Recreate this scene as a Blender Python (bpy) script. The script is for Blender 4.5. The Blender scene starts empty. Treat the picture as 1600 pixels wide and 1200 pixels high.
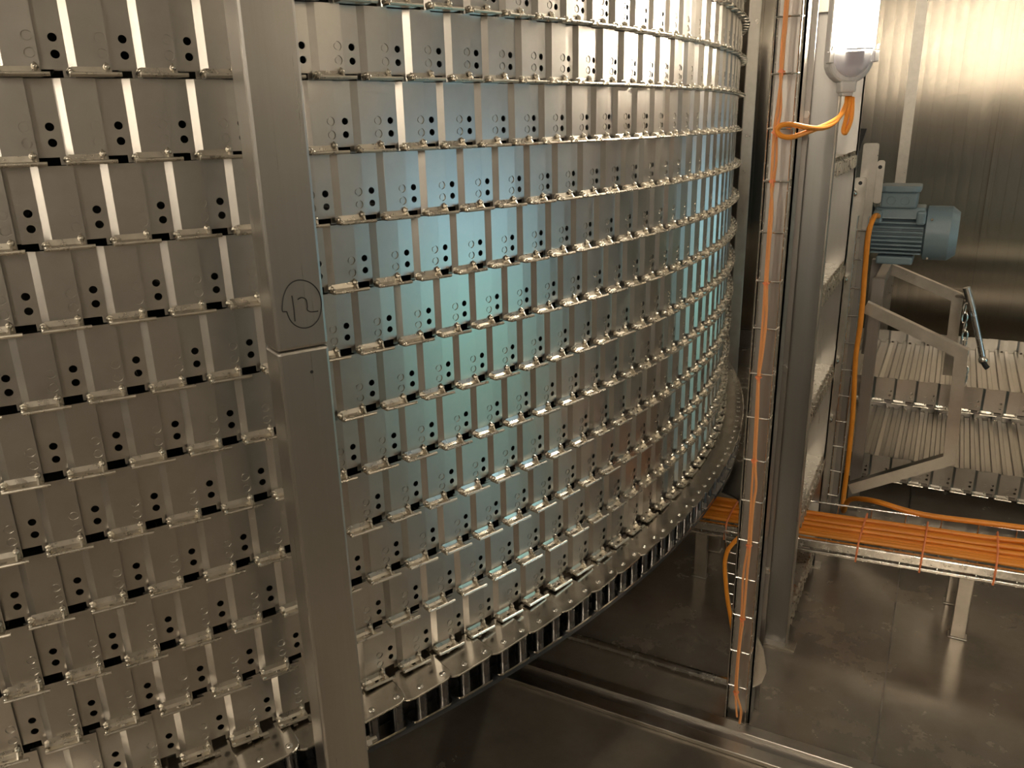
import bpy, bmesh, math, random
from mathutils import Vector, Matrix
random.seed(7)
PI = math.pi
sc = bpy.context.scene
C = sc.collection

# ------------------------------------------------------------------ camera
# room axes: x along the back wall, y towards the back wall, z up
GAM = math.atan2(.477, .879)
PITCH, ROLL, FOC = .3154, -.0247, 1255.65
def room(v):      # camera-heading axes -> room axes
    c, s = math.cos(GAM), math.sin(GAM)
    return Vector((v[0]*c - v[1]*s, v[0]*s + v[1]*c, v[2]))
fw = Vector((0, math.cos(PITCH), -math.sin(PITCH)))
up = Vector((0, math.sin(PITCH), math.cos(PITCH)))
rt = Vector((1, 0, 0))
rt2 = rt*math.cos(ROLL) + up*math.sin(ROLL)
up2 = -rt*math.sin(ROLL) + up*math.cos(ROLL)
rt2, up2, fw2 = room(rt2), room(up2), room(fw)
cam_d = bpy.data.cameras.new('camera')
cam_d.sensor_width = 36.0
cam_d.lens = 36.0*FOC/1600.0
cam_d.clip_start = .02
cam = bpy.data.objects.new('camera', cam_d)
C.objects.link(cam)
cam.matrix_world = Matrix(((rt2.x, up2.x, -fw2.x, 0), (rt2.y, up2.y, -fw2.y, 0),
                           (rt2.z, up2.z, -fw2.z, 1.5), (0, 0, 0, 1)))
sc.camera = cam

# ------------------------------------------------------------------ world, exposure
w = bpy.data.worlds.new('world'); sc.world = w; w.use_nodes = True
w.node_tree.nodes['Background'].inputs[0].default_value = (.55, .75, .9, 1)
w.node_tree.nodes['Background'].inputs[1].default_value = .3
sc.view_settings.view_transform = 'Standard'
sc.view_settings.look = 'None'
sc.view_settings.gamma = 1.0
sc.view_settings.use_curve_mapping = False
sc.view_settings.exposure = 0.33
try:
    sc.cycles.use_denoising = True
    sc.cycles.max_bounces = 10
    sc.cycles.glossy_bounces = 6
    sc.cycles.sample_clamp_indirect = 6.0
except Exception:
    pass

# ------------------------------------------------------------------ large lights
def area(name, loc, rot, sx, sy, power, col):
    l = bpy.data.lights.new(name, 'AREA'); l.shape = 'RECTANGLE'
    l.size = sx; l.size_y = sy; l.energy = power; l.color = col
    o = bpy.data.objects.new(name, l); C.objects.link(o)
    o.location = loc; o.rotation_euler = rot
    return o
# cool daylight falling in through the product opening of the right wall
area('daylight_sky', (3.06, 2.40, .90), (0, PI/2, 0), .55, 1.25, 3.0, (.45, .78, 1.0))
area('daylight_ground', (3.06, 2.40, .34), (0, PI/2, 0), .56, 1.25, 2.2, (.35, 1.0, .72))
LAMP_STRENGTH = 74.0
LAMP_COL = (1.0, .86, .67, 1)

# ------------------------------------------------------------------ materials
MATS = {}
def nodes(name):
    m = bpy.data.materials.new(name); m.use_nodes = True
    nt = m.node_tree
    return m, nt, nt.nodes['Principled BSDF']
def steel(name, col, rough, var=.12, scale=18.0, stretch=(1, 1, 1), bump=.0, rvar=.10, metal=1.0, aniso=0.0, rnd=.0, grime=0.0, coord='Object'):
    m, nt, b = nodes(name)
    L = nt.links.new
    tc = nt.nodes.new('ShaderNodeTexCoord')
    mp = nt.nodes.new('ShaderNodeMapping'); mp.inputs['Scale'].default_value = stretch
    L(tc.outputs[coord], mp.inputs['Vector'])
    vec = mp.outputs['Vector']
    oi = nt.nodes.new('ShaderNodeObjectInfo')
    if rnd > 0:
        ad = nt.nodes.new('ShaderNodeVectorMath'); ad.operation = 'ADD'
        cmb = nt.nodes.new('ShaderNodeCombineXYZ')
        mu = nt.nodes.new('ShaderNodeMath'); mu.operation = 'MULTIPLY'; mu.inputs[1].default_value = 37.0
        L(oi.outputs['Random'], mu.inputs[0])
        for k in range(3): L(mu.outputs[0], cmb.inputs[k])
        L(vec, ad.inputs[0]); L(cmb.outputs[0], ad.inputs[1]); vec = ad.outputs[0]
    n = nt.nodes.new('ShaderNodeTexNoise'); n.inputs['Scale'].default_value = scale
    n.inputs['Detail'].default_value = 6.0; n.inputs['Roughness'].default_value = .65
    L(vec, n.inputs['Vector'])
    r = nt.nodes.new('ShaderNodeMapRange')
    r.inputs[1].default_value = .3; r.inputs[2].default_value = .7
    r.inputs[3].default_value = 1-var; r.inputs[4].default_value = 1+var
    L(n.outputs['Fac'], r.inputs[0])
    fac = r.outputs[0]
    if rnd > 0:
        r3 = nt.nodes.new('ShaderNodeMapRange')
        r3.inputs[3].default_value = 1-rnd; r3.inputs[4].default_value = 1+rnd
        L(oi.outputs['Random'], r3.inputs[0])
        mm = nt.nodes.new('ShaderNodeMath'); mm.operation = 'MULTIPLY'
        L(fac, mm.inputs[0]); L(r3.outputs[0], mm.inputs[1]); fac = mm.outputs[0]
    if grime > 0:
        g = nt.nodes.new('ShaderNodeTexNoise'); g.inputs['Scale'].default_value = scale*.14
        g.inputs['Detail'].default_value = 4.0; L(vec, g.inputs['Vector'])
        gr = nt.nodes.new('ShaderNodeMapRange'); gr.inputs[1].default_value = .45; gr.inputs[2].default_value = .7
        gr.inputs[3].default_value = 1.0; gr.inputs[4].default_value = 1-grime
        L(g.outputs['Fac'], gr.inputs[0])
        mg = nt.nodes.new('ShaderNodeMath'); mg.operation = 'MULTIPLY'
        L(fac, mg.inputs[0]); L(gr.outputs[0], mg.inputs[1]); fac = mg.outputs[0]
    mx = nt.nodes.new('ShaderNodeVectorMath'); mx.operation = 'SCALE'
    mx.inputs[0].default_value = col[:3]; L(fac, mx.inputs['Scale'])
    L(mx.outputs[0], b.inputs['Base Color'])
    r2 = nt.nodes.new('ShaderNodeMapRange')
    r2.inputs[1].default_value = .3; r2.inputs[2].default_value = .7
    r2.inputs[3].default_value = max(.02, rough-rvar); r2.inputs[4].default_value = rough+rvar
    L(n.outputs['Fac'], r2.inputs[0]); L(r2.outputs[0], b.inputs['Roughness'])
    b.inputs['Metallic'].default_value = metal
    if aniso > 0:
        b.inputs['Anisotropic'].default_value = aniso
        tg = nt.nodes.new('ShaderNodeCombineXYZ'); tg.inputs[0].default_value = 1.0    # vertical rolling grain: sheen spreads sideways
        L(tg.outputs[0], b.inputs['Tangent'])
    if bump > 0:
        bp = nt.nodes.new('ShaderNodeBump'); bp.inputs['Strength'].default_value = bump
        bp.inputs['Distance'].default_value = .002
        L(n.outputs['Fac'], bp.inputs['Height']); L(bp.outputs[0], b.inputs['Normal'])
    MATS[name] = m
    return m
def plastic(name, col, rough=.45, metal=0.0):
    m, nt, b = nodes(name)
    L = nt.links.new
    n = nt.nodes.new('ShaderNodeTexNoise'); n.inputs['Scale'].default_value = 40
    r = nt.nodes.new('ShaderNodeMapRange'); r.inputs[3].default_value = .88; r.inputs[4].default_value = 1.1
    L(n.outputs['Fac'], r.inputs[0])
    mx = nt.nodes.new('ShaderNodeVectorMath'); mx.operation = 'SCALE'; mx.inputs[0].default_value = col[:3]
    L(r.outputs[0], mx.inputs['Scale']); L(mx.outputs[0], b.inputs['Base Color'])
    b.inputs['Roughness'].default_value = rough; b.inputs['Metallic'].default_value = metal
    MATS[name] = m
    return m
steel('link', (.60, .575, .54), .32, var=.035, scale=45, rvar=.02, rnd=.06)
steel('tab', (.66, .62, .55), .30, var=.10, scale=60, rvar=.08, rnd=.05)
steel('chainplate', (.58, .55, .50), .17, var=.12, scale=25, rvar=.08, rnd=.08)
steel('rivet', (.6, .58, .54), .25)
steel('roller', (.16, .16, .17), .25)
steel('brushed', (.50, .49, .47), .30, var=.03, scale=30, stretch=(8, 8, .08), rvar=.03)
steel('brushed_dark', (.38, .36, .34), .40, var=.04, scale=30, stretch=(8, 8, .08), rvar=.03)
steel('stringer', (.27, .265, .26), .36, var=.03, scale=30, stretch=(8, 8, .08), rvar=.03)
steel('frame', (.60, .57, .52), .33, var=.08, scale=30, rvar=.06)
steel('wire', (.72, .70, .66), .22, scale=60)
steel('wall', (.52, .47, .40), .22, var=.04, scale=9, stretch=(5, 5, .4), rvar=.02, aniso=.95)
steel('ceiling', (.44, .42, .385), .5, var=.03, scale=2, metal=0.0)
steel('panel_grey', (.26, .245, .22), .45, var=.03, scale=2, metal=0.0)
steel('floor', (.33, .29, .24), .23, var=.22, scale=5, rvar=.10, bump=.04, grime=.25, metal=.55)
steel('deck', (.72, .69, .64), .34, var=.02, rvar=.02, scale=30, stretch=(1, .4, 1), rnd=.08)
plastic('black', (.012, .012, .014), .5)
plastic('dark_rubber', (.02, .022, .026), .35)
plastic('blue_rail', (.030, .033, .038), .3)
plastic('orange', (.88, .32, .03), .42)
plastic('orange_pale', (.86, .38, .14), .45)
plastic('tie', (.95, .30, .12), .4)
plastic('motor', (.20, .28, .33), .38)
plastic('lamp_grey', (.55, .55, .56), .45)
plastic('ink', (.01, .01, .012), .6)
m, nt, b = nodes('lens')
b.inputs['Base Color'].default_value = (.9, .9, .9, 1)
b.inputs['Emission Color'].default_value = LAMP_COL
b.inputs['Emission Strength'].default_value = LAMP_STRENGTH
MATS['lens'] = m
m, nt, b = nodes('lens_dim')
b.inputs['Base Color'].default_value = (.9, .9, .9, 1)
b.inputs['Emission Color'].default_value = LAMP_COL
b.inputs['Emission Strength'].default_value = LAMP_STRENGTH*.3
MATS['lens_dim'] = m
m, nt, b = nodes('lens_end')
b.inputs['Base Color'].default_value = (.50, .48, .62, 1); b.inputs['Roughness'].default_value = .25
b.inputs['Alpha'].default_value = .45
MATS['lens_end'] = m

# ------------------------------------------------------------------ mesh helpers
class MB:
    def __init__(s): s.v = []; s.f = []
    def add(s, vs, fs):
        o = len(s.v); s.v += [Vector(p) for p in vs]; s.f += [[i+o for i in q] for q in fs]; return s
    def box(s, x0, x1, y0, y1, z0, z1, mat=None):
        vs = [Vector((x, y, z)) for z in (z0, z1) for y in (y0, y1) for x in (x0, x1)]
        if mat is not None: vs = [mat @ p for p in vs]
        return s.add(vs, [(0, 2, 3, 1), (4, 5, 7, 6), (0, 1, 5, 4), (2, 6, 7, 3), (0, 4, 6, 2), (1, 3, 7, 5)])
    def bar(s, p0, p1, wx, wz, upv=(0, 0, 1)):      # rectangular bar between two points
        p0, p1 = Vector(p0), Vector(p1); d = (p1-p0); L_ = d.length; d.normalize()
        side = d.cross(Vector(upv)); side.normalize(); u = side.cross(d)
        M = Matrix((( d.x, side.x, u.x, p0.x), (d.y, side.y, u.y, p0.y), (d.z, side.z, u.z, p0.z), (0, 0, 0, 1)))
        return s.box(0, L_, -wx/2, wx/2, -wz/2, wz/2, M)
    def tube(s, pts, r, n=8, caps=True):
        pts = [Vector(p) for p in pts]; o = len(s.v); prev = None
        for i, p in enumerate(pts):
            d = (pts[min(i+1, len(pts)-1)] - pts[max(i-1, 0)])
            if d.length < 1e-9: d = Vector((0, 0, 1))
            d.normalize()
            if prev is None:
                a = Vector((0, 0, 1)) if abs(d.z) < .9 else Vector((1, 0, 0))
                x = d.cross(a).normalized()
            else:
                x = (prev - d*prev.dot(d)).normalized()
            prev = x; y = d.cross(x)
            for k in range(n):
                t = 2*PI*k/n; s.v.append(p + (x*math.cos(t) + y*math.sin(t))*r)
        for i in range(len(pts)-1):
            for k in range(n):
                a, b2 = o+i*n+k, o+i*n+(k+1) % n
                s.f.append([a, b2, b2+n, a+n])
        if caps:
            s.f.append([o+k for k in reversed(range(n))]); e = o+(len(pts)-1)*n
            s.f.append([e+k for k in range(n)])
        return s
    def cone(s, p0, p1, r0, r1, n=16):
        p0, p1 = Vector(p0), Vector(p1); d = (p1-p0).normalized()
        a = Vector((0, 0, 1)) if abs(d.z) < .9 else Vector((1, 0, 0))
        x = d.cross(a).normalized(); y = d.cross(x); o = len(s.v)
        for p, r in ((p0, r0), (p1, r1)):
            for k in range(n):
                t = 2*PI*k/n; s.v.append(p+(x*math.cos(t)+y*math.sin(t))*r)
        for k in range(n):
            s.f.append([o+k, o+(k+1) % n, o+n+(k+1) % n, o+n+k])
        s.f.append([o+k for k in reversed(range(n))]); s.f.append([o+n+k for k in range(n)])
        return s
    def prism(s, poly, M, d0, d1):                    # polygon in local xy, extruded along local z
        n = len(poly)
        vs = [M @ Vector((x, y, d0)) for x, y in poly] + [M @ Vector((x, y, d1)) for x, y in poly]
        return s.add(vs, [list(reversed(range(n))), [n+k for k in range(n)]] +
                     [[k, (k+1) % n, n+(k+1) % n, n+k] for k in range(n)])
    def dome(s, c, r, h, n=12, rings=4, axis=(0, 0, 1)):
        c = Vector(c); d = Vector(axis).normalized()
        a = Vector((0, 0, 1)) if abs(d.z) < .9 else Vector((1, 0, 0))
        x = d.cross(a).normalized(); y = d.cross(x); o = len(s.v)
        for i in range(rings):
            t = i/rings*PI/2
            for k in range(n):
                u = 2*PI*k/n
                s.v.append(c + (x*math.cos(u)+y*math.sin(u))*r*math.cos(t) + d*h*math.sin(t))
        s.v.append(c+d*h); top = len(s.v)-1
        for i in range(rings-1):
            for k in range(n):
                a1, b1 = o+i*n+k, o+i*n+(k+1) % n; s.f.append([a1, b1, b1+n, a1+n])
        e = o+(rings-1)*n
        for k in range(n): s.f.append([e+k, e+(k+1) % n, top])
        return s
    def mesh(s, name, mat, origin=(0, 0, 0), smooth=False, fixn=True):
        me = bpy.data.meshes.new(name); og = Vector(origin)
        me.from_pydata([tuple(p-og) for p in s.v], [], s.f); me.update()
        if fixn:
            bm = bmesh.new(); bm.from_mesh(me); bmesh.ops.recalc_face_normals(bm, faces=bm.faces); bm.to_mesh(me); bm.free()
        if smooth:
            for p in me.polygons: p.use_smooth = True
            try: me.set_sharp_from_angle(angle=math.radians(35))
            except Exception: pass
        me.materials.append(MATS[mat] if isinstance(mat, str) else mat)
        return me
    def build(s, name, mat, parent=None, smooth=False, bevel=0.0, org=None):
        if parent is not None:
            og = parent['_o'] if '_o' in parent else (0, 0, 0)
        elif org is not None: og = org
        else:
            xs = [p.x for p in s.v]; ys = [p.y for p in s.v]; zs = [p.z for p in s.v]
            og = ((min(xs)+max(xs))/2, (min(ys)+max(ys))/2, min(zs))
        me = s.mesh(name, mat, og, smooth)
        o = bpy.data.objects.new(name, me); C.objects.link(o)
        o['_o'] = tuple(og)
        if parent is not None: o.parent = parent
        else: o.location = og
        if bevel > 0:
            md = o.modifiers.new('bevel', 'BEVEL'); md.width = bevel; md.segments = 2; md.limit_method = 'ANGLE'
        return o
def tag(o, label, cat, group=None, kind=None):
    o['label'] = label; o['category'] = cat
    if group: o['group'] = group
    if kind: o['kind'] = kind
    return o
def struct(o, label=None, cat=None):
    o['kind'] = 'structure'
    if label: o['label'] = label
    if cat: o['category'] = cat
    return o
def thing(name, loc, label, cat, group=None):
    o = bpy.data.objects.new(name, None); C.objects.link(o)
    o.location = loc; o['_o'] = tuple(loc); o.empty_display_size = .05
    return tag(o, label, cat, group)
def inst(name, me, parent, loc=(0, 0, 0), rz=0.0, rot=None):
    o = bpy.data.objects.new(name, me); C.objects.link(o); o.parent = parent
    o.location = loc
    o.rotation_euler = rot if rot else (0, 0, rz)
    return o
def smooth_path(pts, sub=6):
    pts = [Vector(p) for p in pts]; out = []
    for i in range(len(pts)-1):
        p0 = pts[max(i-1, 0)]; p1 = pts[i]; p2 = pts[i+1]; p3 = pts[min(i+2, len(pts)-1)]
        for k in range(sub):
            t = k/sub
            out.append(.5*((2*p1)+(-p0+p2)*t+(2*p0-5*p1+4*p2-p3)*t*t+(-p0+3*p1-3*p2+p3)*t**3))
    out.append(pts[-1]); return out

# ------------------------------------------------------------------ the room
X0, X1, Y0, Y1, ZC = -6.7, 3.0, -2.3, 5.42, 3.1
def plain(name, label, cat, *boxes, mat='wall'):
    mb = MB()
    for bx in boxes: mb.box(*bx)
    return struct(mb.build(name, mat), label, cat)
plain('floor', 'polished grey-brown steel floor', 'floor', (X0-.1, X1+.1, Y0-.1, Y1+.1, -.1, 0), mat='floor')
plain('ceiling', 'plain pale ceiling', 'ceiling', (X0-.1, X1+.1, Y0-.1, Y1+.1, ZC, ZC+.1), mat='ceiling')
plain('wall_left', 'plain grey left wall', 'wall', (X0-.1, X0, Y0, Y1, 0, ZC), mat='panel_grey')
plain('wall_front', 'plain grey wall behind the viewer', 'wall', (X0, X1, Y0-.1, Y0, 0, ZC), mat='panel_grey')
plain('wall_right', 'grey right wall with a product opening', 'wall',
      (X1, X1+.1, Y0, 1.3, 0, ZC), (X1, X1+.1, 3.4, Y1, 0, ZC), (X1, X1+.1, 1.3, 3.4, 1.42, ZC), (X1, X1+.1, 1.3, 3.4, 0, .05), mat='panel_grey')
wb = plain('wall_back', 'ribbed stainless steel back wall behind the motor', 'wall', (X0, X1, Y1, Y1+.1, 0, ZC))
# ribbed cladding: each narrow panel is a slightly crowned strip with a groove beside it
PW = .061
pm = MB(); n = 6; wd = PW-.003; prof = []
for i in range(n+1):
    t = i/n; prof.append((-wd/2+wd*t, -.004-.0004*(1-(2*t-1)**2)))
prof = [(-wd/2, 0)] + prof + [(wd/2, 0)]
vs = [(x, y, z) for z in (0, ZC) for x, y in prof]; k = len(prof)
pm.add(vs, [(i, i+1, k+i+1, k+i) for i in range(k-1)])
panel_me = pm.mesh('panel', 'wall', smooth=True, fixn=False)
for i in range(48):
    o = inst('panel', panel_me, wb, rz=random.uniform(-.004, .004))
    o.location = Vector((-1.72+PW*i, Y1, 0)) - Vector(wb['_o'])
jm = MB(); jm.box(-.31, -.252, Y1-.017, Y1-.0068, 0, ZC); struct(jm.build('trim_1', 'frame'), 'flat steel joint strip on the back wall above the motor', 'trim')
jm = MB(); jm.box(.172, .190, Y1-.013, Y1-.0068, 0, ZC); struct(jm.build('trim_2', 'wall'), 'narrow steel joint strip at the right of the back wall', 'trim')
# skirting along the back wall
jm = MB(); jm.box(X0, X1, Y1-.035, Y1-.018, 0, .12); struct(jm.build('baseboard_back', 'brushed_dark'), 'dark steel skirting along the back wall', 'skirting')
# weld seam between two floor plates
jm = MB(); jm.box(0.004, 0.008, 1.78, 5.3, 0, .0012); struct(jm.build('trim_3', 'brushed_dark'), 'thin weld seam across the floor plates right of the ladder', 'seam')

# ------------------------------------------------------------------ the belt drum
AX, AY, RAD = -3.22107, 2.05073, 2.6625
DL = .02840
HB = .045                     # upper hole above tier base
def circ_plate(mb, x0, x1, z0, z1, y, holes, thick, through, n=16):
    """front sheet at depth y (outward is -y), with round holes or recesses, stacked along z"""
    a = max(h[2] for h in holes)*1.3
    cx = holes[0][0]
    zs = [z0]; hs = sorted(holes, key=lambda h: h[1])
    for h in hs: zs += [h[1]-a, h[1]+a]
    zs += [z1]; xs = [x0, cx-a, cx+a, x1]
    for j in range(len(zs)-1):
        for i in range(3):
            if i == 1 and j % 2 == 1:
                h = hs[j//2]; ci = []; sq = []
                for k2 in range(n):
                    t = 2*PI*k2/n+PI/4
                    ci.append((h[0]+h[2]*math.cos(t), y, h[1]+h[2]*math.sin(t)))
                    c_, s_ = math.cos(t), math.sin(t); q = a/max(abs(c_), abs(s_))
                    sq.append((h[0]+q*c_, y, h[1]+q*s_))
                back = [(p[0], y+thick, p[2]) for p in ci]
                fs = [(k2, (k2+1) % n, n+(k2+1) % n, n+k2) for k2 in range(n)]
                fs += [(n+k2, n+(k2+1) % n, 2*n+(k2+1) % n, 2*n+k2) for k2 in range(n)]
                mb.add(sq+ci+back, fs)
                if not through:            # punched circle: narrow groove, inner disc nearly flush
                    inn = [(h[0]+(p[0]-h[0])*.70, y+thick, h[1]+(p[2]-h[1])*.70) for p in ci]
                    top_ = [(q_[0], y+.0007, q_[2]) for q_ in inn]
                    mb.add(back+inn+top_, [(k2, (k2+1) % n, n+(k2+1) % n, n+k2) for k2 in range(n)] +
                           [(n+k2, n+(k2+1) % n, 2*n+(k2+1) % n, 2*n+k2) for k2 in range(n)] + [[2*n+k2 for k2 in range(n)]])
            else:
                mb.add([(xs[i], y, zs[j]), (xs[i+1], y, zs[j]), (xs[i+1], y, zs[j+1]), (xs[i], y, zs[j+1])], [(0, 1, 2, 3)])
TH = .0018; YO = -.0068
lk = MB()
zt = .0997
circ_plate(lk, -.0265, .0117, .0095, zt, 0, [(0, .045, .0050), (0, .0265, .0050)], .002, True)
lk.add([(.0048, 0, .0005), (.0117, 0, .0005), (.0117, 0, .0095), (.0048, 0, .0095)], [(0, 1, 2, 3)])
lk.add([(.0117, 0, .0005), (.0205, YO, .0005), (.0205, YO, zt), (.0117, 0, zt)], [(0, 1, 2, 3)])
circ_plate(lk, .0205, .0578, .0005, zt, YO, [(.0497, .045, .0064), (.0497, .0265, .0064)], .0034, False)
lk.add([(.0578, YO, .0005), (.0578, YO+TH, .0005), (.0578, YO+TH, zt), (.0578, YO, zt)], [(0, 1, 2, 3)])
# back skin (so the sheet has thickness from behind)
lk.add([(-.0265, .002, .0095), (.0117, .002, .0095), (.0117, .002, zt), (-.0265, .002, zt)], [(0, 3, 2, 1)][:0])
lk.add([(.0117, TH, .0005), (.0205, YO+TH, .0005), (.0578, YO+TH, .0005), (.0578, YO+TH, zt), (.0205, YO+TH, zt), (.0117, TH, zt)],
       [(0, 5, 4, 1), (1, 4, 3, 2)])
# top edge
lk.add([(.0117, 0, zt), (.0205, YO, zt), (.0578, YO, zt), (.0578, YO+TH, zt), (.0205, YO+TH, zt), (.0117, TH, zt)], [(0, 1, 4, 5), (1, 2, 3, 4)])
link_me = lk.mesh('side_link', 'link', fixn=False)
tb = MB()
yi, yo = YO, YO-.0185
x0, x1 = .0100, .0580
tb.box(x0, .0330, yo, yi, .0004, .0026); tb.box(.0400, x1, yo, yi, .0004, .0026)
tb.box(.0330, .0400, yo, yo+.007, .0004, .0026); tb.box(.0330, .0400, yi-.005, yi, .0004, .0026)
# rounded toe between sheet and tab
tb.add([(x0+.004, yi-.0002, .0125), (x1-.002, yi-.0002, .0125), (x1-.002, yi-.0022, .0055), (x0+.004, yi-.0022, .0055), (x1-.002, yi-.0065, .0026), (x0+.004, yi-.0065, .0026)],
       [(0, 1, 2, 3), (3, 2, 4, 5)])
# outer lip, running on to the right over the neighbour
tb.tube([(x0+.001, yo, .0030), (x1+.0085, yo-.0004, .0030)], .0026, 8)
toe = tb.mesh('foot_tab', 'tab', fixn=False)
gs = MB()      # right gusset: bent triangle
gs.prism([(0, 0), (-.0135, 0), (-.003, .0135), (0, .0150)], Matrix(((0, 0, 1, .0520), (1, 0, 0, yi), (0, 1, 0, .0026), (0, 0, 0, 1))), -.0011, .0011)
gs.dome((.0520, yi-.002, .012), .0042, .006, 8, 3, (0, -1, 0))
gus_me = gs.mesh('gusset', 'tab', smooth=True)
nb = MB(); nb.dome((.0125, yi-.001, .0060), .0050, .0110, 8, 3, (0, -1, .25)); nb.dome((.0125, yi-.0165, .0035), .0034, .0045, 8, 3, (0, -.4, 1))
nub_me = nb.mesh('weld_bead', 'tab', smooth=True)

PHI = {-1: .6619+.54*DL, 0: .6619, 1: .6543, 2: .6389, 3: .6595, 4: .6444, 5: .6576, 6: .6416, 7: .6554, 8: .6376, 9: .6495, 10: .6554}
ORD = ['lowest', 'second', 'third', 'fourth', 'fifth', 'sixth', 'seventh', 'eighth', 'ninth', 'tenth', 'eleventh', 'twelfth', 'thirteenth', 'fourteenth']
SL = -.0067
def polar(r, ps, z): return Vector((AX+r*math.sin(ps), AY-r*math.cos(ps), z))
P0, P1 = .16, 1.62
# deck of one tier: thin ring with transverse ridges
dk = MB(); nseg = 110
for i in range(nseg):
    a0 = P0+(P1-P0)*i/nseg; a1 = P0+(P1-P0)*(i+1)/nseg; zz = .0140 if i % 2 else .0165
    q = [polar(r, a+GAM, zz) for a, r in ((a0, RAD-.004), (a1, RAD-.004), (a1, RAD-.55), (a0, RAD-.55))]
    q2 = [p-Vector((0, 0, .003)) for p in q]
    dk.add(q+q2, [(0, 1, 2, 3), (7, 6, 5, 4), (0, 4, 5, 1), (2, 6, 7, 3), (1, 5, 6, 2), (3, 7, 4, 0)])
BASE = Vector((AX, AY, 0))
deck_me = dk.mesh('belt_deck', 'deck', BASE, fixn=False)
for T in range(-3, 11):
    zb = 1.6106-.1*T-HB
    idx = 10-T
    lab = ('lowest belt tier of perforated steel links, resting on the riveted chain plates' if idx == 0 else
           '%s belt tier of perforated steel links, counted up from the riveted chain plates' % ORD[idx])
    t = thing('belt_tier', (AX, AY, zb), lab, 'conveyor belt', 'stacked tiers of the spiral belt')
    inst('belt_deck', deck_me, t, (0, 0, SL*.9))
    ph0 = PHI.get(T, .6500+.009*T)
    i0 = math.ceil((P0-ph0)/DL); i1 = math.floor((P1-ph0)/DL)
    for i in range(i0, i1+1):
        ph = ph0+DL*i; ps = ph+GAM
        jr = random.uniform(-.0007, .0007); ja = random.uniform(-.006, .006)
        o = inst('side_link', link_me, t, ((RAD+jr)*math.sin(ps), -(RAD+jr)*math.cos(ps), SL*ph), ps+ja)
        inst('foot_tab', toe, o); inst('gusset', gus_me, o); inst('weld_bead', nub_me, o)
# unseen black core, added to block light behind the belt stack
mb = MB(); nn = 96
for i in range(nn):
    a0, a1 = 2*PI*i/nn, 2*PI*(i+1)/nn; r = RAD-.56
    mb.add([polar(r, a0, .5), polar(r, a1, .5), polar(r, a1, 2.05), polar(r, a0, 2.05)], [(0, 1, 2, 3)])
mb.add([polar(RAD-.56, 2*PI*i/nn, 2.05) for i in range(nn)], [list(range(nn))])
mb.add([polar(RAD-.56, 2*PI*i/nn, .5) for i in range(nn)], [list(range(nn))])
tag(mb.build('light_blocker', 'black', org=(AX, AY, .5)), 'added black core blocking light behind the stacked belt tiers', 'drum')

# ------------------------------------------------------------------ riveted chain under the stack
ZP = .5550
ch = thing('drive_chain', (AX, AY, ZP), 'riveted steel chain with rollers running under the lowest belt tier', 'chain')
CP = .0350
def rrect(x0, x1, y0, y1, r, n=6, corners=(1, 1, 1, 1)):
    out = []
    for (cx, cy, a, on) in ((x1-r, y1-r, 0, corners[0]), (x0+r, y1-r, PI/2, corners[1]), (x0+r, y0+r, PI, corners[2]), (x1-r, y0+r, 1.5*PI, corners[3])):
        if on:
            for k in range(n+1): t = a+PI/2*k/n; out.append((cx+r*math.cos(t), cy+r*math.sin(t)))
        else: out.append((cx+r*(1 if math.cos(a+PI/4) > 0 else -1), cy+r*(1 if math.sin(a+PI/4) > 0 else -1)))
    return out
RP = 2.731
cpw = CP*RP
pl = MB(); q0 = rrect(-cpw/2-.010, cpw/2, -.018, .085, .022, corners=(0, 0, 1, 1)); q1 = rrect(-cpw/2-.0085, cpw/2-.0015, -.0165, .0835, .0205, corners=(0, 0, 1, 1)); k = len(q0)
pl.add([(x, y, -.002) for x, y in q0]+[(x, y, .0002) for x, y in q0]+[(x, y, .0012) for x, y in q1],
       [list(reversed(range(k))), [2*k+i for i in range(k)]]+[[r_*k+i, r_*k+(i+1) % k, (r_+1)*k+(i+1) % k, (r_+1)*k+i] for r_ in (0, 1) for i in range(k)])
cpl_me = pl.mesh('chain_plate', 'chainplate')
rv = MB(); rv.dome((0, 0, 0), .0062, .0038, 12, 3); riv_me = rv.mesh('rivet', 'rivet', smooth=True)
ro = MB(); ro.cone((0, 0, -.052), (0, 0, -.004), .0115, .0115, 16); rol_me = ro.mesh('roller', 'roller', smooth=True)
lp = MB(); lp.prism(rrect(-cpw/2+.004, cpw/2-.004, -.018, .012, .012), Matrix.Identity(4), -.056, -.052)
low_me = lp.mesh('lower_plate', 'chainplate', smooth=True)
i = -14
while .6498+CP*i < 1.72:
    Bd = .6498+CP*i; ps = Bd-CP/2+GAM
    zz = SL*(Bd-.9)
    if Bd > .16:
        tilt = -.058
        o = inst('chain_plate', cpl_me, ch, (RP*math.sin(ps), -RP*math.cos(ps), zz), rot=(0, tilt, ps))
        for off in (-.0059, -.0233):
            p2 = off+CP/2
            inst('rivet', riv_me, o, (p2*RP, 0, .001))
            q = Bd+off+GAM
            inst('roller', rol_me, ch, ((RP-.002)*math.sin(q), -(RP-.002)*math.cos(q), zz))
        inst('lower_plate', low_me, ch, ((RP-.001)*math.sin(ps), -(RP-.001)*math.cos(ps), zz), ps)
    i += 1
def ring(name, r0, r1, z0, z1, mat, a0=.1, a1=1.75, n=80, parent=None):
    mb = MB()
    for k in range(n+1):
        a = a0+(a1-a0)*k/n+GAM
        mb.v += [polar(r0, a, z0), polar(r1, a, z0), polar(r1, a, z1), polar(r0, a, z1)]
    for k in range(n):
        for j in range(4):
            mb.f.append([4*k+j, 4*k+(j+1) % 4, 4*k+4+(j+1) % 4, 4*k+4+j])
    return mb.build(name, mat, parent)
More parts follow.
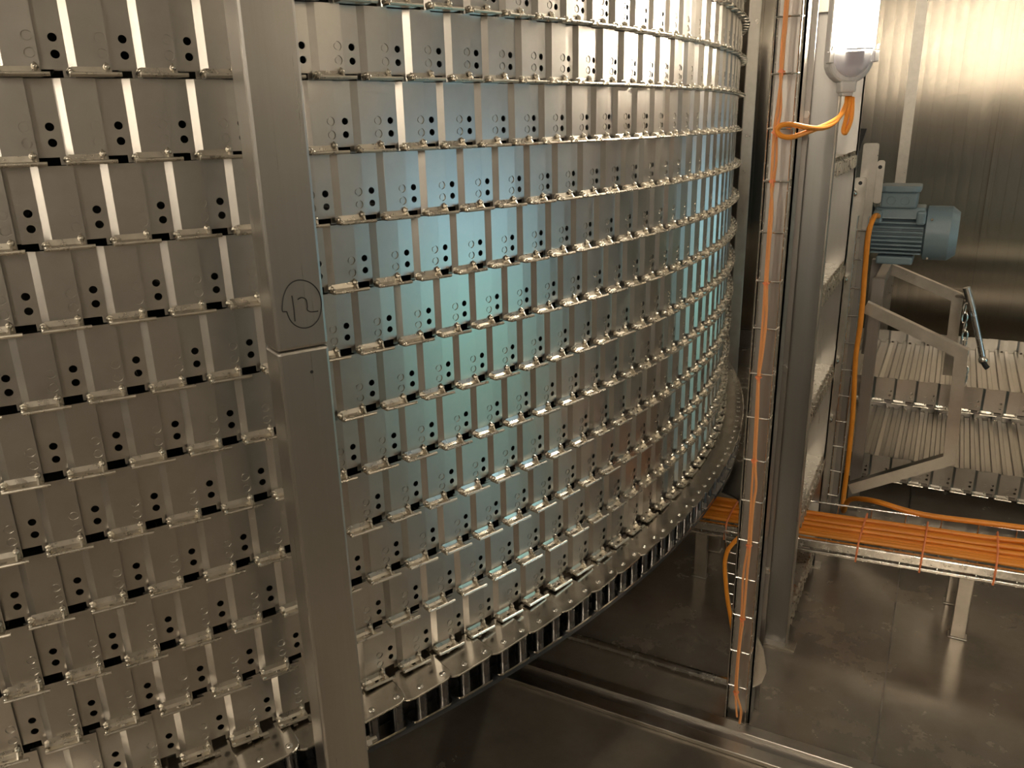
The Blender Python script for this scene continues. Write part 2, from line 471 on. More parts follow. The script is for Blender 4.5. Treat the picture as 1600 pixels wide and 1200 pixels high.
ring('inner_band', 2.68, 2.712, ZP-.055, ZP-.006, 'black', parent=ch)  # black ring behind the rollers
ring('running_rail', 2.66, 2.747, ZP-.066, ZP-.0572, 'blue_rail', parent=ch)

# ------------------------------------------------------------------ posts round the drum
FL = Vector((-.702, .696, 0)); TX = Vector((.465, .885, 0)).normalized(); NX = Vector((TX.y, -TX.x, 0))
def onface(s, z, off=0.0): return FL+TX*s+NX*off+Vector((0, 0, z))
pp = thing('frame_post', onface(.033, 0), 'square brushed steel post in front of the belt stack, marked with a circled 12', 'post')
def pbox(s0, s1, d0, d1, z0, z1, name, mat, bev=.0):
    M = Matrix(((TX.x, -NX.x, 0, FL.x), (TX.y, -NX.y, 0, FL.y), (0, 0, 1, 0), (0, 0, 0, 1)))
    mb = MB(); mb.box(s0, s1, d0, d1, z0, z1, M); return mb.build(name, mat, pp, bevel=bev)
pbox(0, .066, 0, .05, 1.238, 3.05, 'upper_tube', 'brushed', .004)
pbox(.0, .066, 0, .05, 0, 1.2372, 'lower_tube', 'brushed', .004)
mk = MB()
for st in ([(.0254, 1.306), (.026, 1.2901), (.0258, 1.2741)],
           [(.0319, 1.3003), (.0345, 1.3016), (.0378, 1.3019), (.0416, 1.2998), (.0429, 1.2964), (.043, 1.29), (.0426, 1.286), (.0456, 1.2832), (.0504, 1.2824), (.0562, 1.2824)],
           [(.0169, 1.2874), (.0145, 1.2878), (.0115, 1.289), (.0125, 1.2975), (.0152, 1.3074), (.0201, 1.3161), (.0263, 1.3215), (.0337, 1.3237), (.0416, 1.3227), (.0501, 1.3185), (.0567, 1.3113), (.0607, 1.3019), (.0613, 1.2914), (.0593, 1.2803), (.0552, 1.272), (.0479, 1.2658), (.0402, 1.2637), (.0321, 1.265), (.0253, 1.2693), (.0204, 1.2757), (.0179, 1.2825), (.0169, 1.2874)]):
    mk.tube(smooth_path([onface(s, z, .0002) for s, z in st], 3), .00075, 6)
o = mk.build('marker_writing', 'ink', pp); o['label'] = 'handwritten circled number 12'
hb = MB(); hb.cone(onface(.04, 1.2065, .0002), onface(.04, 1.2065, -.004), .0022, .0022, 12); hb.build('drilled_hole', 'black', pp)
# bolt on the right flank near the foot
bt = MB(); c0 = onface(.066, .60, -.02)
bt.cone(c0, c0+TX*.004, .011, .011, 16); bt.cone(c0+TX*.004, c0+TX*.012, .0085, .0085, 6); bt.cone(c0+TX*.012, c0+TX*.022, .0045, .0045, 10)
bt.build('bolt', 'rivet', pp, smooth=True)
# rear post of the ring
ps = 2.105; c0 = polar(2.86, ps, 0); tx = Vector((math.cos(ps), math.sin(ps), 0)); nx = Vector((tx.y, -tx.x, 0))
mb = MB(); M = Matrix(((tx.x, -nx.x, 0, c0.x), (tx.y, -nx.y, 0, c0.y), (0, 0, 1, 0), (0, 0, 0, 1)))
mb.box(-.033, .033, 0, .05, 0, 3.05, M)
tag(mb.build('frame_post', 'frame', bevel=.004), 'beige-lit steel post at the far edge of the belt stack', 'post')

# ------------------------------------------------------------------ lamps
def lamp(loc, rz, label, lens='lens'):
    """vertical fluorescent fitting; local x across, -y forward, z along; loc is the centre of the bottom end"""
    t = thing('tube_lamp', loc, label, 'lamp', 'vertical fluorescent fittings')
    t.rotation_euler = (0, 0, rz)
    t['_o'] = (0, 0, 0)
    r = .047; Lh = 1.27
    def outline(rr, zb, zt2):
        out = [(rr, zt2), (-rr, zt2)]
        for k in range(13): a = PI+PI*k/12; out.append((rr*math.cos(a), zb+rr*math.sin(a)))
        return out
    XZ = Matrix(((1, 0, 0, 0), (0, 0, -1, 0), (0, 1, 0, 0), (0, 0, 0, 1)))    # local xy -> world xz, depth -> -y
    mb = MB(); mb.prism(outline(r+.003, r, Lh), XZ, -.045, .0); mb.build('housing', 'lamp_grey', t, bevel=.006)
    mb = MB()
    n = 10; prof = [(r*.94*math.cos(PI*k/n), -.004-.050*math.sin(PI*k/n)) for k in range(n+1)]
    vs = [(x, y, z) for z in (r+.022, Lh) for x, y in prof]; k2 = n+1
    mb.add(vs, [(i, i+1, k2+i+1, k2+i) for i in range(n)] + [list(range(k2)), [k2+i for i in range(k2)], (0, k2, 2*k2-1, k2-1)])
    mb.build('diffuser', lens, t, smooth=True)
    mb = MB(); mb.add([(x*1.01, y*1.01, r+.0212) for x, y in prof]+[(x*1.01, y*1.01, r+.0216) for x, y in prof], [list(range(k2)), [k2+i for i in range(k2)]]); mb.build('glow_cover', 'lamp_grey', t)  # thin plate added to hide the diffuser's glowing bottom face
    # frosted end dome of the diffuser
    mb = MB(); rings = 6
    for j in range(rings+1):
        a = PI/2*j/rings
        for i in range(n+1):
            tt = PI*i/n
            mb.v.append(Vector((r*.94*math.cos(tt)*math.cos(a), -.004-.050*math.sin(tt)*math.cos(a), r+.0215-(r+.012)*math.sin(a))))
    for j in range(rings):
        for i in range(n):
            q = j*(n+1)+i; mb.f.append([q, q+1, q+n+2, q+n+1])
    mb.build('end_dome', 'lens_end', t, smooth=True)
    mb = MB(); mb.box(-.017, .017, -.030, -.008, r-.012, r+.016); mb.box(-.003, .003, -.033, -.030, r-.008, r)
    mb.build('tube_holder', 'lamp_grey', t)
    for sx in (-1, 1):
        for zz in (r+.008, Lh*.5):
            mb = MB(); mb.box(sx*.049-.005, sx*.049+.005, -.018, .014, zz-.014, zz+.010); mb.tube([(sx*.050, -.016, zz+.012), (sx*.050, -.020, zz+.022)], .003, 6)
            mb.build('clip', 'lamp_grey', t, bevel=.002)
    mb = MB(); mb.box(-.018, .018, .0, .036, -.022, .004); mb.box(-.013, .013, .004, .030, -.030, -.020)
    mb.build('cable_gland', 'lamp_grey', t, bevel=.004)
    return t
t = lamp((-.2395, 2.092, 1.568), math.radians(24), 'lit fluorescent lamp fixed upright beside the ladder, orange cables below')
mb = MB(); mb.box(-.366, -.262, 2.132, 2.137, 1.724, 2.05, Matrix.Rotation(-math.radians(24), 4, 'Z') @ Matrix.Translation((.2395, -2.092, -1.568)))
mb.build('mounting_plate', 'frame', t)
lamp((2.93, .75, 1.72), math.radians(90), 'lit fluorescent lamp on the right wall nearer the viewer')
lamp((.30, -2.20, 1.70), math.radians(180), 'lit fluorescent lamp on the front wall right of the viewer')
lamp((-1.15, -2.20, 1.30), math.radians(180), 'weakly lit fluorescent lamp on the wall behind the viewer', 'lens_dim')
lamp((-1.95, -2.20, 1.10), math.radians(180), 'weakly lit fluorescent lamp on the front wall left of the viewer', 'lens_dim')
lamp((2.93, 4.55, 1.65), math.radians(90), 'lit fluorescent lamp on the right wall above the feed belts')
lamp((-5.2, -2.20, 1.45), math.radians(180), 'unseen fluorescent lamp added at the far left of the front wall for more room light')  # added lamp out of view, lifts the ambient light

# ------------------------------------------------------------------ cable post with upright wire tray
def channel(mb, xa, xb, yw, depth, z0, z1, th=.004):       # rolled U section
    mb.box(xa, xb, yw, yw+th, z0, z1); d = depth
    y0, y1 = (yw, yw+d) if d > 0 else (yw+d, yw)
    mb.box(xa, xa+th, y0, y1, z0, z1); mb.box(xb-th, xb, y0, y1, z0, z1); return mb
mb = channel(MB(), -.352, -.292, 1.782, .055, 0, 3.05)
cp = thing('cable_post', (-.32, 1.80, 0), 'slim steel channel post carrying orange cables, beside the ladder', 'post')
mb.build('channel', 'brushed_dark', cp)
mb = MB(); mb.box(-.296, -.283, 1.845, 1.850, 0, 3.05); mb.build('side_strip', 'brushed_dark', cp)
for z in (.42, .95, 1.5): MB().cone((-.289, 1.845, z), (-.289, 1.838, z), .008, .008, 6).build('bolt', 'rivet', cp)
mb = MB(); mb.prism([(-.292, .25), (-.275, .22), (-.262, .16), (-.272, .12), (-.292, .10)], Matrix(((1, 0, 0, 0), (0, 0, 1, 0), (0, 1, 0, 0), (0, 0, 0, 1))), 1.800, 1.806)
mb.build('foot_gusset', 'frame', cp)
mb = MB(); mb.prism([(-0.493, 2.2), (-0.506, 2.433), (-0.405, 2.392), (-0.371, 2.224), (-0.418, 2.151), (-0.455, 2.184)], Matrix.Translation((0, 0, .436)), 0, .005)
mb.bar((-.322, 1.838, .4385), (-.425, 2.20, .4385), .040, .005)
tag(mb.build('support_plate', 'stringer'), 'dark steel plate reaching from behind the slim post under the chain', 'plate')
wt = thing('wire_tray', (-.32, 1.75, .02), 'upright wire tray with two thin orange cables on the slim post', 'cable tray')
for x in (-.347, -.297):
    for y in (1.748, 1.778): MB().tube([(x, y, .02), (x, y, 3.0)], .0017, 6).build('long_wire', 'wire', wt)
for k in range(-11, 19):
    z = 1.164+.1033*k
    if z < .03: continue
    MB().tube([(-.347, 1.782, z+.002), (-.347, 1.750, z), (-.344, 1.746, z), (-.300, 1.746, z), (-.297, 1.750, z), (-.297, 1.782, z+.002)], .0021, 6).build('cross_wire', 'wire', wt)
vc1 = [(-.321, 1.735, 2.9), (-.322, 1.735, 2.2), (-.323, 1.735, 1.708), (-.324, 1.735, 1.641), (-.324, 1.735, 1.581), (-.327, 1.735, 1.512), (-.33, 1.735, 1.467), (-.328, 1.735, 1.372), (-.323, 1.735, 1.312), (-.323, 1.735, 1.247), (-.322, 1.735, 1.162), (-.318, 1.735, 1.083), (-.321, 1.735, .997), (-.324, 1.735, .953), (-.321, 1.735, .878), (-.318, 1.735, .755), (-.312, 1.735, .692), (-.315, 1.735, .643), (-.315, 1.735, .538), (-.317, 1.735, .457), (-.318, 1.735, .336), (-.321, 1.735, .276), (-.322, 1.735, .201), (-.32, 1.735, .121), (-.306, 1.735, .072), (-.308, 1.738, .030)]
vc2 = [(-.329, 1.7415, 2.9), (-.327, 1.7415, 2.2), (-.328, 1.7415, 1.709), (-.329, 1.7415, 1.641), (-.328, 1.7415, 1.581), (-.322, 1.7415, 1.512), (-.326, 1.7415, 1.467), (-.323, 1.7415, 1.414), (-.325, 1.7415, 1.372), (-.328, 1.7415, 1.312), (-.327, 1.7415, 1.161), (-.326, 1.7415, 1.054), (-.327, 1.7415, .952), (-.325, 1.7415, .854), (-.323, 1.7415, .753), (-.322, 1.7415, .651), (-.321, 1.7415, .536), (-.327, 1.7415, .453), (-.324, 1.7415, .333), (-.326, 1.7415, .199), (-.325, 1.7415, .119), (-.316, 1.740, .045)]
tag(MB().tube(smooth_path(vc1, 4), .0032, 8).build('cable', 'orange_pale', smooth=True), 'thin orange cable running down the upright wire tray, the front one', 'cable', 'cables in the upright wire tray')
tag(MB().tube(smooth_path(vc2, 4), .0026, 8).build('cable', 'orange_pale', smooth=True), 'thin orange cable running down the upright wire tray, the rear one', 'cable', 'cables in the upright wire tray')
def tie_mesh(r=.006):
    mb = MB(); n = 10
    mb.tube([(r*math.cos(2*PI*k/n), r*1.2*math.sin(2*PI*k/n), 0) for k in range(n+1)], .0016, 5)
    mb.box(-.003, .004, -r*1.2-.004, -r*1.2+.002, -.003, .004); mb.tube([(.002, -r*1.2-.002, 0), (.006, -r*1.2-.008, -.009)], .0012, 5)
    return mb.mesh('cable_tie', 'tie')
tie_me = tie_mesh()
for tn, (x, z) in zip(['highest', 'second highest', 'third highest', 'fourth highest', 'middle', 'fourth lowest', 'third lowest', 'second lowest', 'lowest'], [(-.325, 1.581), (-.329, 1.467), (-.327, 1.372), (-.324, 1.162), (-.325, .953), (-.321, .755), (-.318, .538), (-.320, .336), (-.322, .121)]):
    o = bpy.data.objects.new('cable_tie', tie_me); C.objects.link(o); o.location = (x, 1.737, z)
    tag(o, '%s small orange cable tie on the slim post\'s wire tray' % tn, 'cable tie', 'ties on the upright wire tray')
# lamp feed cables
l1 = [(-0.244, 2.12, 1.536), (-0.241, 2.08, 1.514), (-0.242, 2.0, 1.494), (-0.256, 1.9, 1.478), (-0.276, 1.8, 1.466), (-0.296, 1.745, 1.458), (-0.313, 1.728, 1.46), (-0.323, 1.727, 1.47), (-0.318, 1.728, 1.48), (-0.301, 1.742, 1.482), (-0.275, 1.785, 1.475), (-0.258, 1.87, 1.472), (-0.246, 1.95, 1.481), (-0.242, 2.04, 1.503), (-0.241, 2.12, 1.533)]
tag(MB().tube(smooth_path(l1, 6), .0052, 10).build('lamp_cable', 'orange', smooth=True), 'orange cable looping sideways from the lit lamp to the upright tray', 'cable', 'lamp cables')
l2 = [(-0.238, 2.12, 1.536), (-0.234, 2.06, 1.496), (-0.236, 2.04, 1.465), (-0.23, 2.04, 1.459), (-0.224, 2.06, 1.489), (-0.232, 2.12, 1.533)]
tag(MB().tube(smooth_path(l2, 6), .0050, 10).build('lamp_cable', 'orange', smooth=True), 'short orange cable loop hanging straight under the lit lamp', 'cable', 'lamp cables')

# ------------------------------------------------------------------ ladder
ld = thing('ladder', (-.30, 2.4, 0), 'steel ladder with channel side rails and serrated rungs beside the slim post', 'ladder')
mb = MB(); mb.box(-.331, -.266, 2.160, 2.164, .006, 2.95); rail = mb.build('side_rail', 'stringer', ld)
for x in (-.335, -.267):
    mb = MB(); mb.box(x, x+.005, 2.142, 2.166, .006, 2.95); mb.build('flange', 'frame', rail, bevel=.0015)
mb = channel(MB(), -.335, -.262, 2.652, .022, .006, 2.95); mb.build('side_rail', 'brushed', ld)
for y0 in (2.135, 2.645):
    mb = MB(); mb.box(-.342, -.240, y0, y0+.045, 0, .006); mb.build('foot_plate', 'frame', ld)
rg = MB(); xa, xb, ya, yb = -.330, -.264, 0, .480
rg.box(xa, xb, ya, yb, -.003, 0)
for x in (xa, xb-.003): rg.box(x, x+.003, ya, yb, -.012, -.003)
nt_ = 12
for k in range(nt_):
    y = ya+(k+.5)*(yb-ya)/nt_
    for x, sgn in ((xb, 1), (xa, -1)):
        rg.box(min(x, x+sgn*.004), max(x, x+sgn*.004), y-.007, y+.007, -.036, -.002)
        rg.prism([(-.012, 0), (.012, 0), (0, .010)], Matrix(((0, 0, 1, x-sgn*.004), (1, 0, 0, y), (0, 1, 0, 0), (0, 0, 0, 1))), -.003, .003)
rung_me = rg.mesh('rung', 'tab')
for z in (.095, .415, .735, 1.06, 1.385, 1.71, 2.03, 2.35):
    inst('rung', rung_me, ld, (0, 0, 0)).location = Vector((0, 2.172, z))-Vector(ld['_o'])

# ------------------------------------------------------------------ drive frame, upright tray, motor
df = thing('motor_mount', (-.25, 3.05, 0), 'tall steel motor mount of bolted upright plates, left of the motor', 'motor mount')
def plate(x0, x1, y0, y1, z0, z1, mat='frame', r=.008, name='plate', hole=None):
    mb = MB(); poly = rrect(x0, x1, z0, z1, r, 4)
    mb.prism(poly, Matrix(((1, 0, 0, 0), (0, 0, 1, 0), (0, 1, 0, 0), (0, 0, 0, 1))), y0, y1)
    o = mb.build(name, mat, df)
    if hole: MB().cone((hole[0], y0-.0004, hole[1]), (hole[0], y0+.003, hole[1]), .0065, .0065, 12).build('bolt_hole', 'black', o)
    return o
plate(-.288, -.238, 3.085, 3.093, 0, 1.402, name='upright_plate')
plate(-.236, -.212, 3.062, 3.070, 1.205, 1.347, name='upright_plate', hole=(-.226, 1.325))
plate(-.300, -.262, 3.045, 3.053, 0, 1.291, name='upright_plate', hole=(-.281, 1.273))
plate(-.262, -.240, 3.030, 3.100, 0, 1.12, 'brushed_dark', .002, name='upright_bar')
plate(-.215, -.175, 3.16, 3.20, 0, .93, 'brushed_dark', .002, name='upright_bar')
plate(-.255, -.203, 3.58, 3.62, .53, .93, 'brushed_dark', .002, name='upright_bar')
plate(-.212, -.178, 3.201, 3.579, .885, .925, 'brushed_dark', .002, name='tie_bar')
MB().tube([(-.316, 3.0, .10), (-.316, 3.0, 1.314)], .0085, 12).build('slim_tube', 'frame', df, smooth=True)
mb = MB(); mb.prism([(-.322, 1.30), (-.300, 1.316), (-.270, 1.452), (-.325, 1.452)], Matrix(((1, 0, 0, 0), (0, 0, 1, 0), (0, 1, 0, 0), (0, 0, 0, 1))), 2.94, 2.955)
mb.build('black_plate', 'black', df)
for z in (1.243, .948, .651, .424):
    MB().dome((-.296, 3.0, z), .0125, .010, 12, 3, (0, -1, 0)).cone((-.296, 3.045, z), (-.296, 2.999, z), .0095, .0095, 10).build('bolt', 'rivet', df, smooth=True)
t2 = thing('wire_tray', (-.25, 2.97, .1), 'upright wire tray with a thick orange cable below the motor', 'cable tray')
for x in (-.270, -.236):
    for y in (2.975, 2.995): MB().tube([(x, y, .1), (x, y, 1.17)], .0018, 6).build('long_wire', 'wire', t2)
for k in range(11):
    z = 1.122-.0985*k
    MB().tube([(-.270, 2.998, z), (-.270, 2.973, z), (-.236, 2.973, z), (-.236, 2.998, z)], .0024, 6).build('cross_wire', 'wire', t2)
vc3 = [(-.222, 3.168, 1.150), (-.222, 3.10, 1.160), (-.224, 3.01, 1.162), (-.231, 2.96, 1.115), (-.229, 2.96, .996), (-.224, 2.96, .818), (-.227, 2.96, .679), (-.216, 2.96, .489), (-.213, 2.96, .29), (-.214, 2.955, .150), (-.205, 2.94, .098), (-.139, 2.90, .085), (.0, 2.80, .15)]
vc3 = vc3[:-3]+[(-.205, 2.90, .115), (-.18, 2.78, .22), (-.10, 2.625, .302), (.05, 2.593, .300), (.3, 2.592, .315), (.9, 2.592, .345)]
tag(MB().tube(smooth_path(vc3, 6), .0088, 10).build('motor_cable', 'orange', smooth=True), 'thick bright orange cable running down from the motor into the floor tray', 'cable')
# motor
mo = thing('electric_motor', (-.12, 3.27, .975), 'blue-grey finned electric motor with terminal box on top', 'motor')
zc, yc = 1.082, 3.27
def lathe_x(prof, zc_, yc_, n=28):
    mb = MB(); o = 0
    for x, r in prof:
        for k in range(n): a = 2*PI*k/n; mb.v.append(Vector((x, yc_+r*math.cos(a), zc_+r*math.sin(a))))
    for i in range(len(prof)-1):
        for k in range(n): mb.f.append([i*n+k, i*n+(k+1) % n, (i+1)*n+(k+1) % n, (i+1)*n+k])
    mb.f.append(list(range(n))); mb.f.append([(len(prof)-1)*n+k for k in range(n)])
    return mb
lathe_x([(-.252, .04), (-.252, .062), (-.240, .074), (-.07, .074), (-.07, .05)], zc, yc).build('body', 'motor', mo, smooth=True)
fin = MB()
for k in range(9):
    z = zc-.064+.0155*k; hw = math.sqrt(max(.0, .093**2-(z-zc)**2))
    for sy in (-1, 1):
        y0, y1 = yc+sy*.05, yc+sy*max(hw, .062)
        MB_ = MB(); MB_.box(-.236, -.074, min(y0, y1), max(y0, y1), z-.0032, z+.0032); MB_.build('fin', 'motor', mo)
mb = MB(); mb.prism([(-.085, 0), (.085, 0), (.062, .040), (-.062, .040)], Matrix(((0, 0, 1, 0), (1, 0, 0, yc), (0, 1, 0, zc+.058), (0, 0, 0, 1))), -.238, -.074)
mb.build('top_shoulder', 'motor', mo, bevel=.006)
for x0 in (-.240, -.100):
    mb = MB(); mb.box(x0, x0+.030, yc-.098, yc-.05, zc+.040, zc+.088); mb.build('lug', 'motor', mo, bevel=.008)
mb = MB(); mb.box(-.215, -.095, yc-.085, yc+.085, zc-.103, zc-.075); mb.build('foot', 'motor', mo, bevel=.006)
lathe_x([(-.250, .05), (-.262, .10), (-.250, .10), (-.244, .085)], zc, yc).build('mounting_flange', 'motor', mo, smooth=True)
lathe_x([(-.072, .082), (-.066, .096), (.010, .096), (.036, .076), (.036, .01)], zc+.004, yc).build('fan_cowl', 'motor', mo, smooth=True)
tbx = MB(); tbx.box(-.222, -.104, yc-.075, yc+.055, zc+.095, zc+.150); o = tbx.build('terminal_box', 'motor', mo, bevel=.006)
mb = MB(); mb.prism(rrect(-.230, -.096, -.086, .066, .022, 3), Matrix(((1, 0, 0, 0), (0, 1, 0, yc), (0, 0, 1, zc+.150), (0, 0, 0, 1))), 0, .022); mb.build('lid', 'motor', o, bevel=.005)
for x in (-.188, -.143):
    mb = MB(); n = 16; mb.tube([(x+.014*math.cos(2*PI*k/n), yc-.0755, zc+.120+.014*math.sin(2*PI*k/n)) for k in range(n+1)], .0015, 5); mb.build('knockout', 'motor', o)
MB().cone((-.222, yc-.04, zc+.120), (-.240, yc-.04, zc+.120), .010, .008, 8).build('gland', 'lamp_grey', mo)
for z in (zc+.06, zc-.075):
    MB().dome((-.050, yc-.086, z), .005, .004, 8, 2, (0, -1, 0)).build('screw', 'rivet', mo)

# ------------------------------------------------------------------ bracket frames and lever
def bracket(pts, y, wd_, label, ext):
    t = thing('guide_bracket', (pts[0][0], y, min(p[1] for p in pts)), label, 'bracket', 'guide brackets over the feed belts')
    P2 = [Vector(p) for p in pts]; hw = wd_/2; lft = []; rgt = []
    for k, p in enumerate(P2):                        # mitred corners
        d0 = (P2[k]-P2[k-1]).normalized() if k > 0 else (P2[1]-P2[0]).normalized()
        d1 = (P2[k+1]-P2[k]).normalized() if k < len(P2)-1 else d0
        m = (Vector((-d0.y, d0.x))+Vector((-d1.y, d1.x))).normalized(); m = m*(hw/max(.3, m.dot(Vector((-d0.y, d0.x)))))
        lft.append(p+m); rgt.append(p-m)
    for k in range(len(P2)-1):
        MB().prism([tuple(lft[k]), tuple(rgt[k]), tuple(rgt[k+1]), tuple(lft[k+1])], Matrix(((1, 0, 0, 0), (0, 0, 1, y), (0, 1, 0, 0), (0, 0, 0, 1))), -.0175, .0175).build('bar', 'frame', t)
    return t
bracket([(-.222, .848), (.096, .714), (.110, .322), (-.200, .146)], 3.05, .040, 'steel guide bracket in front of both feed belts, bent in a wide U', .014)
bracket([(-.201, .902), (.070, .796), (.078, .475)], 3.60, .040, 'steel guide bracket behind the upper feed belt, bent downwards', .014)
lv = thing('lever', (.15, 3.3, .60), 'bent steel tube lever hanging right of the guide brackets', 'lever')
MB().tube([(.088, 3.30, .892), (.102, 3.30, .855), (.118, 3.30, .812)], .0125, 12).build('grip', 'frame', lv, smooth=True)
MB().tube([(.118, 3.30, .814), (.130, 3.30, .775), (.150, 3.295, .715), (.176, 3.29, .632)], .0105, 12).build('tube', 'wire', lv, smooth=True)
MB().dome((.176, 3.283, .632), .016, .010, 12, 3, (0, -1, 0)).build('eye', 'wire', lv, smooth=True)
MB().tube([(.178, 3.28, .626), (.186, 3.275, .614), (.193, 3.27, .608)], .0095, 10).build('knob', 'black', lv, smooth=True)
lc = thing('safety_chain', (.11, 3.29, .53), 'short steel link chain hanging beside the bent lever', 'chain')
MB().tube([(.086, 3.295, .822), (.092, 3.292, .836), (.106, 3.298, .838)], .004, 8).build('hook', 'wire', lc)
MB().tube([(.066, 3.600, .800), (.080, 3.45, .830), (.100, 3.305, .850)], .007, 8).build('pivot_rod', 'frame', lv, smooth=True)
for k in range(9):
    z = .815-.033*k; x = .092+.0048*k; n = 12; mb = MB()
    ax = (1, 0) if k % 2 else (.45, .9)
    mb.tube([(x+ax[0]*.0085*math.cos(2*PI*i/n), 3.29+ax[1]*.0085*math.cos(2*PI*i/n), z+.019*math.sin(2*PI*i/n)) for i in range(n+1)], .0034, 6)
    mb.build('chain_link', 'wire', lc, smooth=True)

# ------------------------------------------------------------------ two feed belts
slm = MB(); W = .0756; D2 = .79
prof = [(0, 0), (.002, .013), (.017, .014), (.021, .001), (.0375, -.001), (.0395, .009), (.052, .010), (.056, -.001), (.0752, 0)]
ny = 14
for j in range(ny+1):
    y = D2*j/ny; wv = .0010*math.sin(j*.55+.6)
    for x, z in prof: slm.v.append(Vector((x, y, z+wv)))
kk = len(prof)
for j in range(ny):
    for i in range(kk-1): slm.f.append([j*kk+i, j*kk+i+1, (j+1)*kk+i+1, (j+1)*kk+i])
slat_me = slm.mesh('slat', 'deck', fixn=False, smooth=True)
def feed(zb, label, x0=-.42, n=24, ph=0.0):
    t = thing('feed_belt', (.3, 3.36, zb), label, 'conveyor belt', 'feed belts')
    og = Vector(t['_o'])
    for i in range(n):
        x = x0+W*i+ph
        o = inst('side_link', link_me, t, Vector((x, 3.36, zb))-og); inst('foot_tab', toe, o); inst('gusset', gus_me, o); inst('weld_bead', nub_me, o)
        inst('side_link', link_me, t, Vector((x+.03, 3.36+D2+.006, zb))-og, PI)
        inst('slat', slat_me, t, Vector((x, 3.363, zb+.040+random.uniform(-.001, .001)))-og)
    for y in (3.40, 4.11):
        mb = MB(); mb.box(x0-.02, x0+W*n, y-.02, y+.02, zb-.012, zb-.001); mb.build('support_rail', 'brushed_dark', t)
    return t
feed(.404, 'upper straight feed belt of steel slats, behind the guide bracket')
feed(.072, 'lower straight feed belt of steel slats, just above the floor', ph=.02)
# legs that carry the feed belts (behind)
for x in (-.33, 1.30):
    mb = MB(); mb.box(x-.02, x+.02, 4.18, 4.22, 0, .391); mb.box(x-.02, x+.02, 3.38, 4.20, .371, .391); mb.box(x-.018, x+.018, 3.38, 4.20, .040, .0595)
    tag(mb.build('belt_stand', 'brushed_dark'), 'steel stand under the %s end of the feed belts' % ('left' if x < 0 else 'right'), 'stand')

# ------------------------------------------------------------------ floor cable tray with orange cables
ZT = lambda x: .245+.05*x
ct = thing('cable_tray', (0, 2.5, .2), 'long low steel cable tray filled with orange cables', 'cable tray')
XA, XB = -1.75, 1.75
def xbar(y, dz, r): return MB().tube([(XA, y, ZT(XA)+dz), (XB, y, ZT(XB)+dz)], r, 8)
mb = MB(); mb.bar((XA, 2.416, ZT(XA)-.014), (XB, 2.416, ZT(XB)-.014), .020, .030); mb.build('front_rail', 'wire', ct, bevel=.004)
mb = MB(); mb.bar((XA, 2.402, ZT(XA)-.036), (XB, 2.402, ZT(XB)-.036), .010, .010); mb.build('front_rail', 'wire', ct, bevel=.002)
xbar(2.605, .040, .0035).build('back_wire', 'wire', ct)
xbar(2.605, .002, .0035).build('back_wire', 'wire', ct)
for y in (2.45, 2.49, 2.53, 2.57): xbar(y, -.004, .002).build('floor_wire', 'wire', ct)
x = XA+.05
while x < XB:
    MB().tube([(x, 2.404, ZT(x)-.045), (x, 2.425, ZT(x)-.008), (x, 2.598, ZT(x)-.008), (x, 2.605, ZT(x)+.042)], .0022, 6).build('cross_wire', 'wire', ct); x += .1
PLACE = ['frontmost', 'second from the front', 'third from the front', 'fourth from the front', 'fifth from the front', 'fifth from the back', 'fourth from the back', 'third from the back', 'second from the back', 'rearmost']
for k in range(13):
    low = k < 10
    y0 = 2.4390+.0159*k if low else 2.4390+.0159*([2, 4, 7][k-10]+.5)
    r = .0076 if low else .0078
    pts = []
    for j in range(30):
        x = XA+(XB-XA)*j/29
        wob = .0025*math.sin(x*5)+.0015*math.sin(x*11+1)
        fan = max(0.0, x-.22)
        sp = 0.0
        hz = 0.0 if low else .0137+.022*min(1, fan*3)*abs(math.sin(x*7+k*2))
        pts.append((x, y0+wob+sp, ZT(x)+r+hz))
    tag(MB().tube(smooth_path(pts, 3), r, 8).build('power_cable', 'orange', smooth=True),
        'orange power cable on the bottom of the low tray, %s' % PLACE[k] if low else 'orange power cable lying on top of the bundle, %s' % ['nearest the front rail', 'in the middle', 'nearest the back wire'][k-10], 'cable', 'cables in the low tray')
def tray_tie(x, lab):
    mb = MB(); z = ZT(x)
    mb.tube([(x, 2.398, z-.046), (x+.001, 2.400, z-.012), (x+.002, 2.418, z+.016), (x+.004, 2.46, z+.028), (x+.006, 2.53, z+.030), (x+.008, 2.600, z+.026), (x+.008, 2.61, z-.002)], .0030, 6)
    tag(mb.build('cable_tie', 'tie'), lab, 'cable tie', 'ties round the low cable bundle')
tray_tie(-.12, 'orange tie round the low cable bundle, nearest the ladder')
tray_tie(.055, 'orange tie round the low cable bundle, second from the ladder')
tray_tie(.243, 'orange tie round the low cable bundle where the cables fan out')
tray_tie(-.52, 'orange tie round the low cable bundle, left of the slim post')
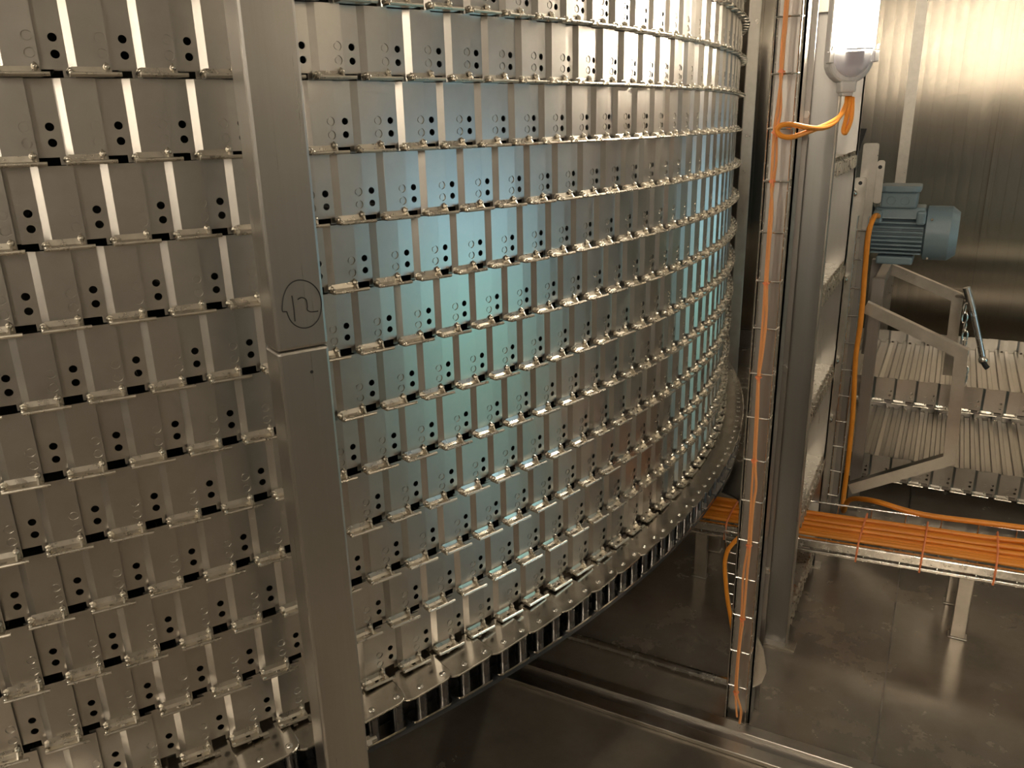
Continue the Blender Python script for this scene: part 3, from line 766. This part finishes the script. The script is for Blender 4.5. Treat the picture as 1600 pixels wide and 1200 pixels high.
for i, (x, y) in enumerate([(.18, 2.43), (.165, 2.62), (-.60, 2.43), (-.60, 2.62)]):
    mb = MB(); h = ZT(x)-(.041 if y < 2.5 else .010); mb.box(x-.020, x+.020, y-.013, y+.013, .004, h); mb.box(x-.026, x+.026, y-.018, y+.018, 0, .004)
    tag(mb.build('tray_leg', 'frame', bevel=.002),
        'flat steel leg at the %s of the low cable tray, %s' % ('front' if y < 2.5 else 'back', 'right of the ladder' if x > 0 else 'under the drum edge'), 'leg', 'legs of the low cable tray')

# ------------------------------------------------------------------ small leaning rack, floor rail and rod
rk = thing('wire_rack', (-.41, 2.05, .03), 'small leaning wire ladder between the drum and the slim post', 'cable rack')
RL = [(-.447, 2.06, .40), (-.425, 2.05, .212), (-.412, 2.05, .152), (-.378, 2.05, .030)]
RR = [(-.400, 2.06, .40), (-.388, 2.05, .212), (-.383, 2.05, .152), (-.374, 2.05, .030)]
MB().tube(RL, .0024, 6).build('long_wire', 'wire', rk); MB().tube(RR, .0024, 6).build('long_wire', 'wire', rk)
for k in range(10):
    f_ = k/10
    z = .39-.032*k
    def at(Lp):
        for p, q in zip(Lp[:-1], Lp[1:]):
            if q[2] <= z <= p[2]:
                u = (p[2]-z)/(p[2]-q[2]); return tuple(p[i]+(q[i]-p[i])*u for i in range(3))
        return Lp[-1]
    MB().tube([at(RL), at(RR)], .0018, 6).build('cross_wire', 'wire', rk)
rc = [(-.42, 2.40, .262), (-.400, 2.30, .32), (-.388, 2.15, .375), (-.400, 2.06, .385), (-.418, 2.045, .363), (-.433, 2.043, .331), (-.436, 2.043, .283), (-.424, 2.043, .191), (-.411, 2.043, .131), (-.401, 2.043, .080)]
tag(MB().tube(smooth_path(rc, 5), .0062, 8).build('rack_cable', 'orange', smooth=True), 'orange cable bending over onto the small leaning wire ladder', 'cable')
mb = MB(); mb.box(-2.6, 2.9, 1.722, 1.758, 0, .016)
fr = thing('floor_rail', (0, 1.7, 0), 'stepped steel rail crossing the floor in front of the slim post', 'floor rail')
mb.build('upper_strip', 'frame', fr, bevel=.002)
mb = MB(); mb.box(-2.6, 2.9, 1.690, 1.722, 0, .007); mb.build('middle_strip', 'brushed_dark', fr)
mb = MB(); mb.box(-2.6, 2.9, 1.650, 1.690, 0, .012); mb.build('lower_strip', 'frame', fr, bevel=.002)
tag(MB().tube([(-1.9, 1.90, .014), (-.352, 1.90, .014)], .0125, 10).build('floor_rod', 'wire', smooth=True), 'thin steel rod lying on the floor behind the stepped rail', 'rod')
